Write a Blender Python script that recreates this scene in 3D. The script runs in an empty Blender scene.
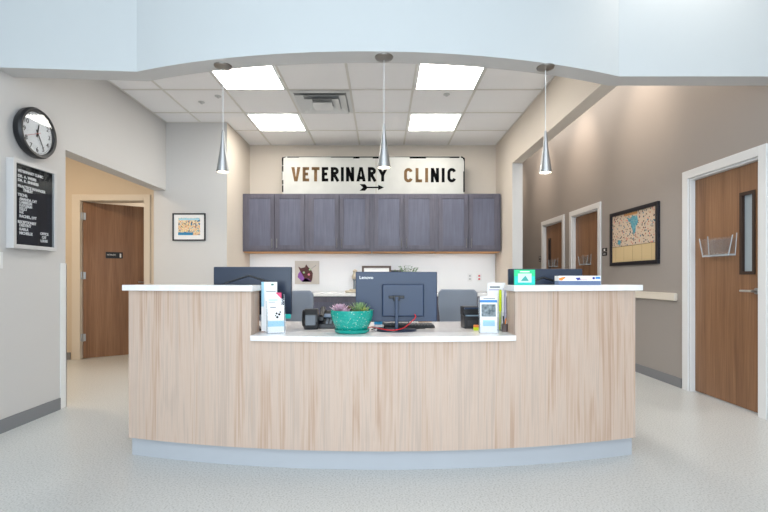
import bpy, bmesh, math, random
from mathutils import Vector, Matrix
random.seed(7)
scn = bpy.context.scene
col = scn.collection
PI = math.pi
F = 455.0; H = 1.14

# ------------------------------------------------------------------ materials
def lin(c):
    c = c/255.0
    return c/12.92 if c <= 0.04045 else ((c+0.055)/1.055)**2.4
def rgb(r, g, b): return (lin(r), lin(g), lin(b), 1.0)
MATS = {}
def mat(name, c, rough=.5, metal=0, spec=.5, emit=None, estr=0, bump=0, bscale=60, var=0, vscale=8, trans=0, ior=1.45, alpha=1):
    if name in MATS: return MATS[name]
    m = bpy.data.materials.new(name); m.use_nodes = True
    nt = m.node_tree; p = nt.nodes['Principled BSDF']
    p.inputs['Base Color'].default_value = rgb(*c)
    p.inputs['Roughness'].default_value = rough
    p.inputs['Metallic'].default_value = metal
    p.inputs['Specular IOR Level'].default_value = spec
    p.inputs['IOR'].default_value = ior
    if trans: p.inputs['Transmission Weight'].default_value = trans
    if alpha < 1: p.inputs['Alpha'].default_value = alpha
    if emit:
        p.inputs['Emission Color'].default_value = rgb(*emit)
        p.inputs['Emission Strength'].default_value = estr
    tc = nt.nodes.new('ShaderNodeTexCoord')
    if var:
        n = nt.nodes.new('ShaderNodeTexNoise'); n.inputs['Scale'].default_value = vscale; n.inputs['Detail'].default_value = 4
        nt.links.new(tc.outputs['Object'], n.inputs['Vector'])
        r = nt.nodes.new('ShaderNodeValToRGB')
        r.color_ramp.elements[0].position = .3; r.color_ramp.elements[1].position = .7
        r.color_ramp.elements[0].color = rgb(*[max(0, v-var) for v in c]); r.color_ramp.elements[1].color = rgb(*[min(255, v+var) for v in c])
        nt.links.new(n.outputs['Fac'], r.inputs['Fac']); nt.links.new(r.outputs['Color'], p.inputs['Base Color'])
    if bump:
        n2 = nt.nodes.new('ShaderNodeTexNoise'); n2.inputs['Scale'].default_value = bscale; n2.inputs['Detail'].default_value = 3
        b = nt.nodes.new('ShaderNodeBump'); b.inputs['Strength'].default_value = bump; b.inputs['Distance'].default_value = .01
        nt.links.new(tc.outputs['Object'], n2.inputs['Vector']); nt.links.new(n2.outputs['Fac'], b.inputs['Height']); nt.links.new(b.outputs['Normal'], p.inputs['Normal'])
    MATS[name] = m
    return m
def wood(name, stops, scale=(14, 14, .55), fine=(120, 120, 3), rough=.45, fineamt=.35, dist=1.0):
    m = bpy.data.materials.new(name); m.use_nodes = True
    nt = m.node_tree; p = nt.nodes['Principled BSDF']; p.inputs['Roughness'].default_value = rough
    tc = nt.nodes.new('ShaderNodeTexCoord')
    def nz(sc, det, ds):
        mp = nt.nodes.new('ShaderNodeMapping'); mp.inputs['Scale'].default_value = sc
        n = nt.nodes.new('ShaderNodeTexNoise'); n.inputs['Scale'].default_value = 1; n.inputs['Detail'].default_value = det; n.inputs['Distortion'].default_value = ds
        nt.links.new(tc.outputs['Object'], mp.inputs['Vector']); nt.links.new(mp.outputs['Vector'], n.inputs['Vector']); return n
    a = nz(scale, 3, dist); b = nz(fine, 2, .2)
    mx = nt.nodes.new('ShaderNodeMix'); mx.data_type = 'FLOAT'; mx.inputs['Factor'].default_value = fineamt
    nt.links.new(a.outputs['Fac'], mx.inputs['A']); nt.links.new(b.outputs['Fac'], mx.inputs['B'])
    r = nt.nodes.new('ShaderNodeValToRGB')
    els = r.color_ramp.elements
    while len(els) < len(stops): els.new(.5)
    for e, (pos, c) in zip(els, stops): e.position = pos; e.color = rgb(*c)
    nt.links.new(mx.outputs['Result'], r.inputs['Fac']); nt.links.new(r.outputs['Color'], p.inputs['Base Color'])
    return m
def speckle(name, base, stops, scale, rough=.4):
    """base colour with small chips of other colours"""
    m = bpy.data.materials.new(name); m.use_nodes = True
    nt = m.node_tree; p = nt.nodes['Principled BSDF']; p.inputs['Roughness'].default_value = rough
    tc = nt.nodes.new('ShaderNodeTexCoord')
    v = nt.nodes.new('ShaderNodeTexVoronoi'); v.inputs['Scale'].default_value = scale
    s = nt.nodes.new('ShaderNodeSeparateColor'); r = nt.nodes.new('ShaderNodeValToRGB'); r.color_ramp.interpolation = 'CONSTANT'
    els = r.color_ramp.elements
    while len(els) < len(stops): els.new(.5)
    for e, (pos, c) in zip(els, stops): e.position = pos; e.color = rgb(*c)
    nt.links.new(tc.outputs['Object'], v.inputs['Vector']); nt.links.new(v.outputs['Color'], s.inputs['Color'])
    nt.links.new(s.outputs['Red'], r.inputs['Fac'])
    lt = nt.nodes.new('ShaderNodeMath'); lt.operation = 'LESS_THAN'; lt.inputs[1].default_value = .38
    nt.links.new(v.outputs['Distance'], lt.inputs[0])
    mx = nt.nodes.new('ShaderNodeMix'); mx.data_type = 'RGBA'; mx.inputs['A'].default_value = rgb(*base)
    nt.links.new(lt.outputs[0], mx.inputs['Factor']); nt.links.new(r.outputs['Color'], mx.inputs['B'])
    nt.links.new(mx.outputs['Result'], p.inputs['Base Color'])
    return m

WALLC = (205, 204, 203)
M_wall = mat('wall_paint_light', WALLC, .75, bump=.05, bscale=250)
M_wall_back = mat('wall_paint_beige', (212, 202, 190), .75, bump=.05, bscale=250)
M_wall_tan = mat('wall_paint_taupe', (160, 154, 149), .45, bump=.05, bscale=250)
M_header = mat('header_paint', (198, 204, 206), .75)
M_underside = mat('header_underside_paint', (186, 184, 180), .75)
M_white = mat('white_trim_paint', (226, 228, 229), .45)
M_creamtrim = mat('cream_trim_paint', (222, 214, 202), .5)
M_base = mat('grey_rubber_base', (128, 130, 134), .5)
M_ceil = mat('ceiling_tile_white', (248, 248, 250), .9, bump=.15, bscale=180)
M_grid = mat('ceiling_grid_metal', (222, 220, 216), .5)
M_front = mat('front_ceiling_white', (235, 235, 235), .9)
M_desk = wood('pale_wood_laminate', [(.28, (160, 132, 114)), (.40, (187, 160, 140)), (.52, (202, 181, 165)), (.62, (187, 168, 154)), (.74, (199, 171, 149))], (8, 8, .5), (110, 110, 1.8), .5, .38, 1.6)
M_door = wood('walnut_door_veneer', [(.30, (108, 76, 52)), (.48, (136, 99, 70)), (.70, (158, 120, 88))], (10, 10, .5), (140, 140, 2.5), .4, .45, .5)
M_cab = wood('grey_stained_maple', [(.3, (78, 78, 93)), (.5, (90, 91, 108)), (.7, (103, 104, 122))], (4, 4, 1.5), (60, 60, 3), .45, .4, .5)
M_cabs = wood('grey_stained_maple_frame', [(.3, (74, 71, 82)), (.5, (86, 83, 95)), (.7, (98, 95, 108))], (7, 7, 2.2), (60, 60, 3), .45, .4, .5)
M_cabunder = mat('orange_wood_underside', (196, 140, 84), .6)
M_quartz = mat('white_quartz', (238, 238, 238), .18, var=5, vscale=20)
M_quartz_grey = mat('light_grey_worktop', (214, 210, 210), .22, var=5, vscale=25)
M_toe = mat('blue_grey_metal_base', (180, 185, 191), .32, spec=.5)
M_backsplash = mat('white_backsplash', (234, 236, 238), .5)
M_steel = mat('brushed_steel', (182, 184, 186), .35, 1)
M_nickel = mat('dark_nickel', (150, 146, 142), .3, 1)
M_black = mat('black_plastic', (26, 28, 32), .35)
M_blackm = mat('matte_black', (30, 31, 34), .6)
M_mon = mat('monitor_slate_plastic', (36, 54, 82), .32)
M_mon2 = mat('monitor_dark_plastic', (36, 48, 68), .28)
M_screen = mat('monitor_screen_off', (12, 13, 16), .1)
M_chair = mat('grey_chair_mesh', (150, 158, 170), .75, bump=.3, bscale=400)
M_chairp = mat('dark_chair_plastic', (44, 46, 52), .5)
M_signw = mat('white_enamel', (190, 190, 186), .6, var=4, vscale=6)
M_ink = mat('black_lettering', (14, 14, 16), .9, spec=.1)
M_inkb = mat('brown_worn_lettering', (112, 88, 62), .9, spec=.1, var=8, vscale=30)
M_paper = mat('white_paper', (240, 240, 240), .6)
M_lw = mat('white_plastic_letters', (232, 232, 232), .4)
M_felt = mat('black_felt', (18, 19, 23), .9)
M_teal = speckle('teal_glazed_ceramic', (14, 156, 142), [(0, (40, 176, 160)), (.4, (12, 150, 136)), (.8, (90, 196, 180)), (.92, (205, 232, 215))], 150, .22)
M_teal2 = mat('teal_ceramic_plain', (12, 146, 134), .22)
M_soil = mat('brown_soil', (84, 62, 46), .95, bump=.5)
M_aloe = mat('green_succulent_leaf', (140, 168, 118), .5, var=18, vscale=40)
M_aloe2 = mat('yellow_green_succulent_leaf', (168, 176, 96), .5, var=12, vscale=40)
M_rose = mat('pink_purple_succulent_leaf', (202, 172, 190), .5, var=18, vscale=30)
M_leaf = mat('dark_green_leaf', (96, 130, 88), .5, var=15, vscale=30)
def clear(name, tint, veil, rough):
    m = bpy.data.materials.new(name); m.use_nodes = True; nt = m.node_tree; nt.nodes.clear()
    o = nt.nodes.new('ShaderNodeOutputMaterial'); t = nt.nodes.new('ShaderNodeBsdfTransparent'); g = nt.nodes.new('ShaderNodeBsdfGlossy'); d = nt.nodes.new('ShaderNodeBsdfDiffuse')
    t.inputs['Color'].default_value = (.97, .98, .99, 1); g.inputs['Roughness'].default_value = rough; d.inputs['Color'].default_value = rgb(*tint)
    lw = nt.nodes.new('ShaderNodeLayerWeight'); lw.inputs['Blend'].default_value = .5
    pw = nt.nodes.new('ShaderNodeMath'); pw.operation = 'POWER'; pw.inputs[1].default_value = 5; nt.links.new(lw.outputs['Facing'], pw.inputs[0])
    fr_ = nt.nodes.new('ShaderNodeMath'); fr_.operation = 'MULTIPLY_ADD'; fr_.inputs[1].default_value = .94; fr_.inputs[2].default_value = .04; nt.links.new(pw.outputs[0], fr_.inputs[0])
    a = nt.nodes.new('ShaderNodeMixShader'); b = nt.nodes.new('ShaderNodeMixShader'); b.inputs[0].default_value = veil
    nt.links.new(fr_.outputs[0], a.inputs[0]); nt.links.new(t.outputs[0], a.inputs[1]); nt.links.new(g.outputs[0], a.inputs[2])
    nt.links.new(a.outputs[0], b.inputs[1]); nt.links.new(d.outputs[0], b.inputs[2]); nt.links.new(b.outputs[0], o.inputs['Surface'])
    return m
M_acr = clear('clear_acrylic', (235, 242, 248), .025, .05)
M_edge = clear('acrylic_edge', (226, 236, 242), .35, .1)
M_glasspane = clear('display_glass', (200, 210, 220), .0, .01)
M_red = mat('red_cable_rubber', (200, 40, 48), .45)
M_lime = mat('lime_yellow_plastic', (206, 226, 30), .45)
M_blue = mat('sky_blue_plastic', (40, 160, 220), .5)
M_orange = mat('orange_print', (232, 140, 60), .6)
M_greenp = mat('green_print', (48, 208, 142), .5)
M_tealp = mat('turquoise_print', (40, 204, 196), .5)
M_navyp = mat('navy_print', (52, 60, 150), .5)
M_pinkp = mat('pink_print', (226, 74, 118), .5)
M_ltblue = mat('pale_blue_print', (160, 208, 228), .6)
M_midblue = mat('mid_blue_print', (70, 140, 210), .6)
M_greyp = mat('grey_print', (120, 128, 136), .7)
M_light = mat('troffer_diffuser', (255, 255, 255), .6, emit=(255, 250, 240), estr=12)
M_lamp = mat('lamp_lens', (255, 255, 255), .6, emit=(255, 236, 205), estr=9)
M_glassd = mat('frosted_door_glass', (170, 182, 190), .2)
M_dkbrown = mat('dark_bronze_frame', (58, 42, 34), .5)

# floor: pale speckled sheet vinyl
m = bpy.data.materials.new('pale_speckled_vinyl'); m.use_nodes = True
nt = m.node_tree; p = nt.nodes['Principled BSDF']; p.inputs['Roughness'].default_value = .3
p.inputs['Specular IOR Level'].default_value = .45
tc = nt.nodes.new('ShaderNodeTexCoord')
def _n(sc, d):
    n = nt.nodes.new('ShaderNodeTexNoise'); n.inputs['Scale'].default_value = sc; n.inputs['Detail'].default_value = d
    nt.links.new(tc.outputs['Object'], n.inputs['Vector']); return n
n1 = _n(100, 2); n2 = _n(1.2, 3)
r = nt.nodes.new('ShaderNodeValToRGB'); e = r.color_ramp.elements
e[0].position = .32; e[0].color = rgb(172, 174, 172); e[1].position = .6; e[1].color = rgb(208, 210, 209)
x = e.new(.44); x.color = rgb(196, 199, 198)
nt.links.new(n1.outputs['Fac'], r.inputs['Fac'])
mx = nt.nodes.new('ShaderNodeMix'); mx.data_type = 'RGBA'; mx.blend_type = 'MULTIPLY'; mx.inputs['Factor'].default_value = .5
r2 = nt.nodes.new('ShaderNodeValToRGB'); r2.color_ramp.elements[0].color = (.88, .88, .88, 1); r2.color_ramp.elements[1].color = (1, 1, 1, 1)
nt.links.new(n2.outputs['Fac'], r2.inputs['Fac'])
nt.links.new(r.outputs['Color'], mx.inputs['A']); nt.links.new(r2.outputs['Color'], mx.inputs['B'])
nt.links.new(mx.outputs['Result'], p.inputs['Base Color'])
M_floor = m

# abstract art on paper
def art(name, scale, stops):
    m = bpy.data.materials.new(name); m.use_nodes = True
    nt = m.node_tree; p = nt.nodes['Principled BSDF']; p.inputs['Roughness'].default_value = .5
    tc = nt.nodes.new('ShaderNodeTexCoord'); n = nt.nodes.new('ShaderNodeTexNoise')
    n.inputs['Scale'].default_value = scale; n.inputs['Detail'].default_value = 2; n.inputs['Distortion'].default_value = 1.5
    r = nt.nodes.new('ShaderNodeValToRGB'); r.color_ramp.interpolation = 'CONSTANT'; els = r.color_ramp.elements
    while len(els) < len(stops): els.new(.5)
    for e, (pos, c) in zip(els, stops): e.position = pos; e.color = rgb(*c)
    nt.links.new(tc.outputs['Object'], n.inputs['Vector']); nt.links.new(n.outputs['Fac'], r.inputs['Fac']); nt.links.new(r.outputs['Color'], p.inputs['Base Color'])
    return m
M_art = art('colourful_print', 17, [(0, (40, 120, 170)), (.36, (52, 60, 80)), (.41, (236, 214, 170)), (.5, (206, 130, 70)), (.54, (240, 226, 200)), (.60, (60, 150, 170)), (.66, (160, 90, 60))])
M_poster = speckle('dotted_illustration', (205, 188, 168), [(0, (60, 70, 84)), (.25, (176, 108, 92)), (.4, (196, 170, 146)), (.62, (70, 130, 150)), (.74, (58, 54, 60)), (.9, (205, 120, 110))], 34, .5)

# ------------------------------------------------------------------ mesh builder
class MB:
    def __init__(s): s.bm = bmesh.new(); s.M = Matrix()
    def _t(s, vs):
        for v in vs: v.co = s.M @ v.co
    def box(s, x0, x1, y0, y1, z0, z1, bev=0):
        r = bmesh.ops.create_cube(s.bm, size=1); vs = r['verts']
        for v in vs:
            v.co = Vector(((x0+x1)/2+v.co.x*(x1-x0), (y0+y1)/2+v.co.y*(y1-y0), (z0+z1)/2+v.co.z*(z1-z0)))
        if bev:
            es = list({e for v in vs for e in v.link_edges})
            r2 = bmesh.ops.bevel(s.bm, geom=es, offset=bev, segments=2, affect='EDGES', profile=.5)
            vs = list({v for f in r2['faces'] for v in f.verts} | {v for v in vs if v.is_valid})
        s._t(vs); return s
    def prism(s, pts, z0, z1, axis='z'):
        """extrude polygon; axis z: pts=(x,y); axis y: pts=(x,z), z0..z1 along y; axis x: pts=(y,z)"""
        def mk(p, w):
            return {'z': Vector((p[0], p[1], w)), 'y': Vector((p[0], w, p[1])), 'x': Vector((w, p[0], p[1]))}[axis]
        a = [s.bm.verts.new(s.M @ mk(p, z0)) for p in pts]; b = [s.bm.verts.new(s.M @ mk(p, z1)) for p in pts]
        n = len(pts)
        s.bm.faces.new(a); s.bm.faces.new(list(reversed(b)))
        for i in range(n): s.bm.faces.new((a[i], b[i], b[(i+1) % n], a[(i+1) % n]))
        return s
    def band(s, front, back, z0, z1):
        """solid between two equally long xy polylines"""
        n = len(front)
        V = [[s.bm.verts.new(s.M @ Vector((p[0], p[1], z))) for p in L] for L in (front, back) for z in (z0, z1)]
        f0, f1, b0, b1 = V
        for i in range(n-1):
            for q in ((f0[i], f0[i+1], f1[i+1], f1[i]), (b0[i], b1[i], b1[i+1], b0[i+1]), (f1[i], f1[i+1], b1[i+1], b1[i]), (f0[i], b0[i], b0[i+1], f0[i+1])):
                s.bm.faces.new(q)
        s.bm.faces.new((f0[0], f1[0], b1[0], b0[0])); s.bm.faces.new((f0[-1], b0[-1], b1[-1], f1[-1]))
        return s
    def lathe(s, prof, seg=24, c=(0, 0, 0), caps=True):
        rings = []
        for (r, z) in prof:
            rings.append([s.bm.verts.new(s.M @ Vector((c[0]+r*math.cos(2*PI*i/seg), c[1]+r*math.sin(2*PI*i/seg), c[2]+z))) for i in range(seg)])
        for a, b in zip(rings, rings[1:]):
            for i in range(seg): s.bm.faces.new((a[i], a[(i+1) % seg], b[(i+1) % seg], b[i]))
        if caps: s.bm.faces.new(list(reversed(rings[0]))); s.bm.faces.new(rings[-1])
        return s
    def tube(s, pts, r, seg=8, r1=None):
        pts = [Vector(p) for p in pts]; n = len(pts); rings = []
        for i, p in enumerate(pts):
            t = (pts[min(i+1, n-1)]-pts[max(i-1, 0)]).normalized()
            up = Vector((0, 0, 1)) if abs(t.z) < .9 else Vector((1, 0, 0))
            u = t.cross(up).normalized(); v = t.cross(u)
            rr = r if r1 is None else r+(r1-r)*i/(n-1)
            rings.append([s.bm.verts.new(s.M @ (p+u*rr*math.cos(2*PI*k/seg)+v*rr*math.sin(2*PI*k/seg))) for k in range(seg)])
        for a, b in zip(rings, rings[1:]):
            for k in range(seg): s.bm.faces.new((a[k], a[(k+1) % seg], b[(k+1) % seg], b[k]))
        s.bm.faces.new(list(reversed(rings[0]))); s.bm.faces.new(rings[-1]); return s
    def ribbon(s, pts, w, y0, y1, closed=False):
        """thick 2D stroke in the xz plane, extruded in y"""
        n = len(pts); L = []; R = []
        P = [Vector((p[0], p[1])) for p in pts]
        for i in range(n):
            if closed: a = P[i]-P[i-1]; b = P[(i+1) % n]-P[i]
            else: a = (P[i]-P[i-1]) if i else None; b = (P[i+1]-P[i]) if i < n-1 else None
            if a is None: a = b
            if b is None: b = a
            a = a.normalized(); b = b.normalized()
            na = Vector((-a.y, a.x)); nb = Vector((-b.y, b.x)); m = (na+nb)
            m = m.normalized() if m.length > .01 else na
            k = w/2/max(.4, m.dot(na))
            L.append(P[i]+m*k); R.append(P[i]-m*k)
        def V(p, y): return s.bm.verts.new(s.M @ Vector((p.x, y, p.y)))
        l0 = [V(p, y0) for p in L]; l1 = [V(p, y1) for p in L]; r0 = [V(p, y0) for p in R]; r1 = [V(p, y1) for p in R]
        for i in range(n if closed else n-1):
            j = (i+1) % n
            for q in ((l0[i], l0[j], r0[j], r0[i]), (l1[i], r1[i], r1[j], l1[j]), (l0[i], l1[i], l1[j], l0[j]), (r0[i], r0[j], r1[j], r1[i])): s.bm.faces.new(q)
        if not closed:
            s.bm.faces.new((l0[0], r0[0], r1[0], l1[0])); s.bm.faces.new((l0[-1], l1[-1], r1[-1], r0[-1]))
        return s
    def build(s, name, m, parent=None, smooth=False, bevel=0, loc=None):
        bmesh.ops.recalc_face_normals(s.bm, faces=s.bm.faces)
        me = bpy.data.meshes.new(name); s.bm.to_mesh(me); s.bm.free()
        me.materials.append(m)
        if smooth:
            for p in me.polygons: p.use_smooth = True
            try: me.set_sharp_from_angle(angle=math.radians(35))
            except Exception: pass
        o = bpy.data.objects.new(name, me); col.objects.link(o)
        if parent: o.parent = parent
        if loc: o.location = loc
        if bevel:
            b = o.modifiers.new('b', 'BEVEL'); b.width = bevel; b.segments = 2; b.limit_method = 'ANGLE'; b.angle_limit = .7
        return o
def bx(name, m, parent, x0, x1, y0, y1, z0, z1, bevel=0): return MB().box(x0, x1, y0, y1, z0, z1).build(name, m, parent, bevel=bevel)
def tag(o, label=None, cat=None, group=None, kind=None):
    if label: o['label'] = label
    if cat: o['category'] = cat
    if group: o['group'] = group
    if kind: o['kind'] = kind
    return o
def thing(name, label, cat, loc, rz=0, group=None):
    o = bpy.data.objects.new(name, None); col.objects.link(o); o.empty_display_size = .1
    o.location = loc; o.rotation_euler = (0, 0, rz); return tag(o, label, cat, group)
def struct(o): return tag(o, kind='structure')
def sempty(name, loc, rz=0):
    o = bpy.data.objects.new(name, None); col.objects.link(o); o.empty_display_size = .1
    o.location = loc; o.rotation_euler = (0, 0, rz); o['kind'] = 'structure'; return o
def kids(o): return [c for c in list(bpy.data.objects) if c.parent == o]
def dup(o, loc=None, rz=None, label=None, parent=None):
    c = o.copy(); col.objects.link(c); c.parent = parent
    if loc is not None: c.location = loc
    if rz is not None: c.rotation_euler = (0, 0, rz)
    if label: c['label'] = label
    for k in kids(o): dup(k, parent=c)
    return c
def textmesh(name, body, size, m, parent, loc, width=None, ext=.0008, bold=.0, align='LEFT', sp=1.0):
    cu = bpy.data.curves.new(name, 'FONT'); cu.body = body; cu.size = size; cu.extrude = ext; cu.offset = bold; cu.align_x = align; cu.space_line = sp
    t = bpy.data.objects.new(name+'_c', cu); col.objects.link(t)
    dg = bpy.context.evaluated_depsgraph_get(); me = bpy.data.meshes.new_from_object(t.evaluated_get(dg))
    bpy.data.objects.remove(t)
    xs = [v.co.x for v in me.vertices]; w = max(xs)-min(xs)
    k = width/w if width else 1
    for v in me.vertices: v.co = Vector((v.co.x*k, -v.co.z, v.co.y))
    me.materials.clear(); me.materials.append(m)
    o = bpy.data.objects.new(name, me); col.objects.link(o); o.parent = parent; o.location = loc
    return o

# ------------------------------------------------------------------ setting
YB = 6.91      # back wall
XL = -2.80; XLo = -2.96; XR = 3.10; CZ = 3.16; FZ = 4.1
struct(bx('floor', M_floor, None, -6.2, 4.6, -4.4, 11.4, -.08, 0))
# left wall with corridor opening
w = MB(); w.box(XLo, XL, -4.2, 4.025, 0, FZ); w.box(XLo, XL, 4.025, 5.90, 2.275, FZ); struct(w.build('wall_left', M_wall, None))
# left bay face + side return
w = MB(); w.box(XLo, -2.012, 5.90, 7.05, 0, FZ); struct(w.build('wall_left_bay', M_wall, None))
struct(bx('wall_back', M_wall_back, None, -2.012, 1.73, YB, YB+.14, 0, FZ))
w = MB(); w.box(1.73, 1.866, 6.04, 11.1, 0, FZ); w.box(1.73, 1.866, 3.585, 6.04, 2.6645, FZ)
struct(w.build('wall_right_bay', M_wall_back, None))
# thin end face paint of jamb (same wall, light paint) and the side return of the left bay in beige
struct(bx('trim_1', M_wall, None, 1.731, 1.865, 6.036, 6.04, 0, 2.66))
struct(bx('trim_2', M_wall_back, None, -2.012, -2.009, 5.90, YB, 0, CZ))
# right corridor wall with three door openings
doors = [(3.73, 4.59), (6.51, 7.41), (7.80, 8.73)]
w = MB(); y = -4.2
for a, b in doors: w.box(XR, XR+.16, y, a, 0, FZ); w.box(XR, XR+.16, a, b, 2.14, FZ); y = b
w.box(XR, XR+.16, y, 11.1, 0, FZ); struct(w.build('wall_right', M_wall_tan, None))
struct(bx('wall_corridor_end', M_wall_tan, None, 1.73, XR+.16, 11.1, 11.24, 0, FZ))
# left corridor shell
OX0, OX1, LD = -4.21, -3.32, 6.36
w = MB(); w.box(-6.0, OX0, LD, LD+.14, 0, 3.3); w.box(OX1, XLo, LD, LD+.14, 0, 3.3); w.box(OX0, OX1, LD, LD+.14, 2.22, 3.3)
struct(w.build('wall_corridor_left', mat('corridor_paint_beige', (214, 201, 183), .75), None))
struct(bx('wall_corridor_side', M_wall_back, None, -6.1, -6.0, 1.0, 9.0, 0, 3.3))
struct(bx('wall_corridor_near', M_wall_back, None, -6.0, XLo, 1.0, 1.1, 0, 3.3))
struct(bx('wall_room_far', M_wall_back, None, -6.0, XLo, 9.0, 9.1, 0, 3.3))
struct(bx('wall_room_side', M_wall_back, None, XLo-.1, XLo, 7.05, 9.0, 0, 3.3))
struct(bx('ceiling_left', M_front, None, -6.1, XLo, 1.0, 9.1, 3.1, 3.2))
# header: straight, bulging over the desk, straight
def hy(x):
    if x <= -1.81: return 3.29+(x+2.8)/(.99)*.07
    if x >= 1.79: return 3.44
    t = (x+1.81)/3.6; base = 3.36+.08*t; R = (1.8**2+.34**2)/(.68); u = x+.01
    return base-(math.sqrt(max(0, R*R-u*u))-(R-.34))
hx = [-2.8]+[-1.81+3.6*i/80 for i in range(81)]+[XR]
fr = [(x, hy(x)) for x in hx]; bk = [(x, hy(x)+.165) for x in hx]
h = MB().band(fr, bk, 2.664, FZ).build('wall_header', M_header, None); struct(h)
h.data.materials.append(M_wall)
for p in h.data.polygons:
    if p.normal.z < -.5 or p.normal.y > .4: p.material_index = 1
# main ceiling
cx = [x for x in hx if x <= 1.73]+[1.73]
struct(MB().band([(x, hy(x)+.165) for x in cx], [(x, YB) for x in cx], CZ, CZ+.05).build('ceiling', M_ceil, None))
struct(bx('ceiling_front', M_front, None, -6.2, 4.6, -4.4, 11.4, FZ, FZ+.1))
g = MB()
gx = [-2.35, -1.68, -1.01, -.34, .33, 1.0, 1.67]; gy = [6.22, 5.55, 4.87, 4.19, 3.52]
for x in gx[:-1]: g.box(x-.012, x+.012, hy(x)+.17, YB, CZ-.006, CZ+.001)
for y in gy:
    segs = (-2.8, 1.73)
    xs = [k*.01 for k in range(-280, 174) if hy(k*.01)+.17 < y]
    if not xs: continue
    if max(xs)-min(xs) > 4.4 or y > 3.7: g.box(min(xs), max(xs), y-.012, y+.012, CZ-.006, CZ+.001)
    else: g.box(min(xs), max(xs), y-.012, y+.012, CZ-.006, CZ+.001)
g.box(XL, XL+.015, 3.6, 5.9, CZ-.006, CZ+.001); g.box(1.715, 1.73, 3.62, YB, CZ-.006, CZ+.001); g.box(-2.02, 1.73, YB-.015, YB, CZ-.006, CZ+.001); g.box(XL, -2.012, 5.885, 5.9, CZ-.006, CZ+.001)
struct(g.build('ceiling_grid', M_grid, None))
# front wall with windows, behind the camera
w = MB(); wins = [(-2.5, -.95), (-.75, .8), (1.0, 2.8)]; x = -2.96
for a, b in wins: w.box(x, a, -4.2, -4.05, 0, FZ); w.box(a, b, -4.2, -4.05, 0, .3); w.box(a, b, -4.2, -4.05, 3.7, FZ); x = b
w.box(x, XR+.16, -4.2, -4.05, 0, FZ); struct(w.build('wall_front', M_front, None))
for i, (a, b) in enumerate(wins):
    f = MB(); f.box(a, a+.06, -4.16, -4.1, .3, 3.7); f.box(b-.06, b, -4.16, -4.1, .3, 3.7); f.box(a+.06, b-.06, -4.16, -4.1, .3, .36); f.box(a+.06, b-.06, -4.16, -4.1, 3.64, 3.7); f.box(a+.06, b-.06, -4.16, -4.1, 2.4, 2.46)
    struct(f.build('window_%d' % (i+1), M_black, None))
# baseboards, corner guard, chair rail
struct(bx('baseboard_left', M_base, None, XL, XL+.012, -4.0, 3.95, 0, .10))
struct(bx('baseboard_left_bay', M_base, None, XLo, -2.012, 5.888, 5.90, 0, .10))
w = MB(); w.box(XR-.012, XR, -4.0, 3.62, 0, .10); w.box(XR-.012, XR, 4.70, 6.42, 0, .10); w.box(XR-.012, XR, 7.5, 7.71, 0, .10); w.box(XR-.012, XR, 8.82, 11.1, 0, .10)
struct(w.build('baseboard_right', M_base, None))
w = MB(); w.box(-6.0, -4.35, LD-.012, LD, 0, .1); struct(w.build('baseboard_corridor', M_base, None))
w = MB(); w.box(XL, XL+.006, 3.955, 4.031, 0, 1.27); w.box(XL-.07, XL+.006, 4.025, 4.031, 0, 1.27)
tag(w.build('corner_guard', M_white, None), 'white plastic corner guard on the lower edge of the left wall', 'corner guard')
tag(bx('chair_rail', M_creamtrim, None, XR-.035, XR, 4.77, 6.42, .90, .982, bevel=.008), 'cream horizontal rail on the taupe wall right of the desk', 'wall rail')

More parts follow.
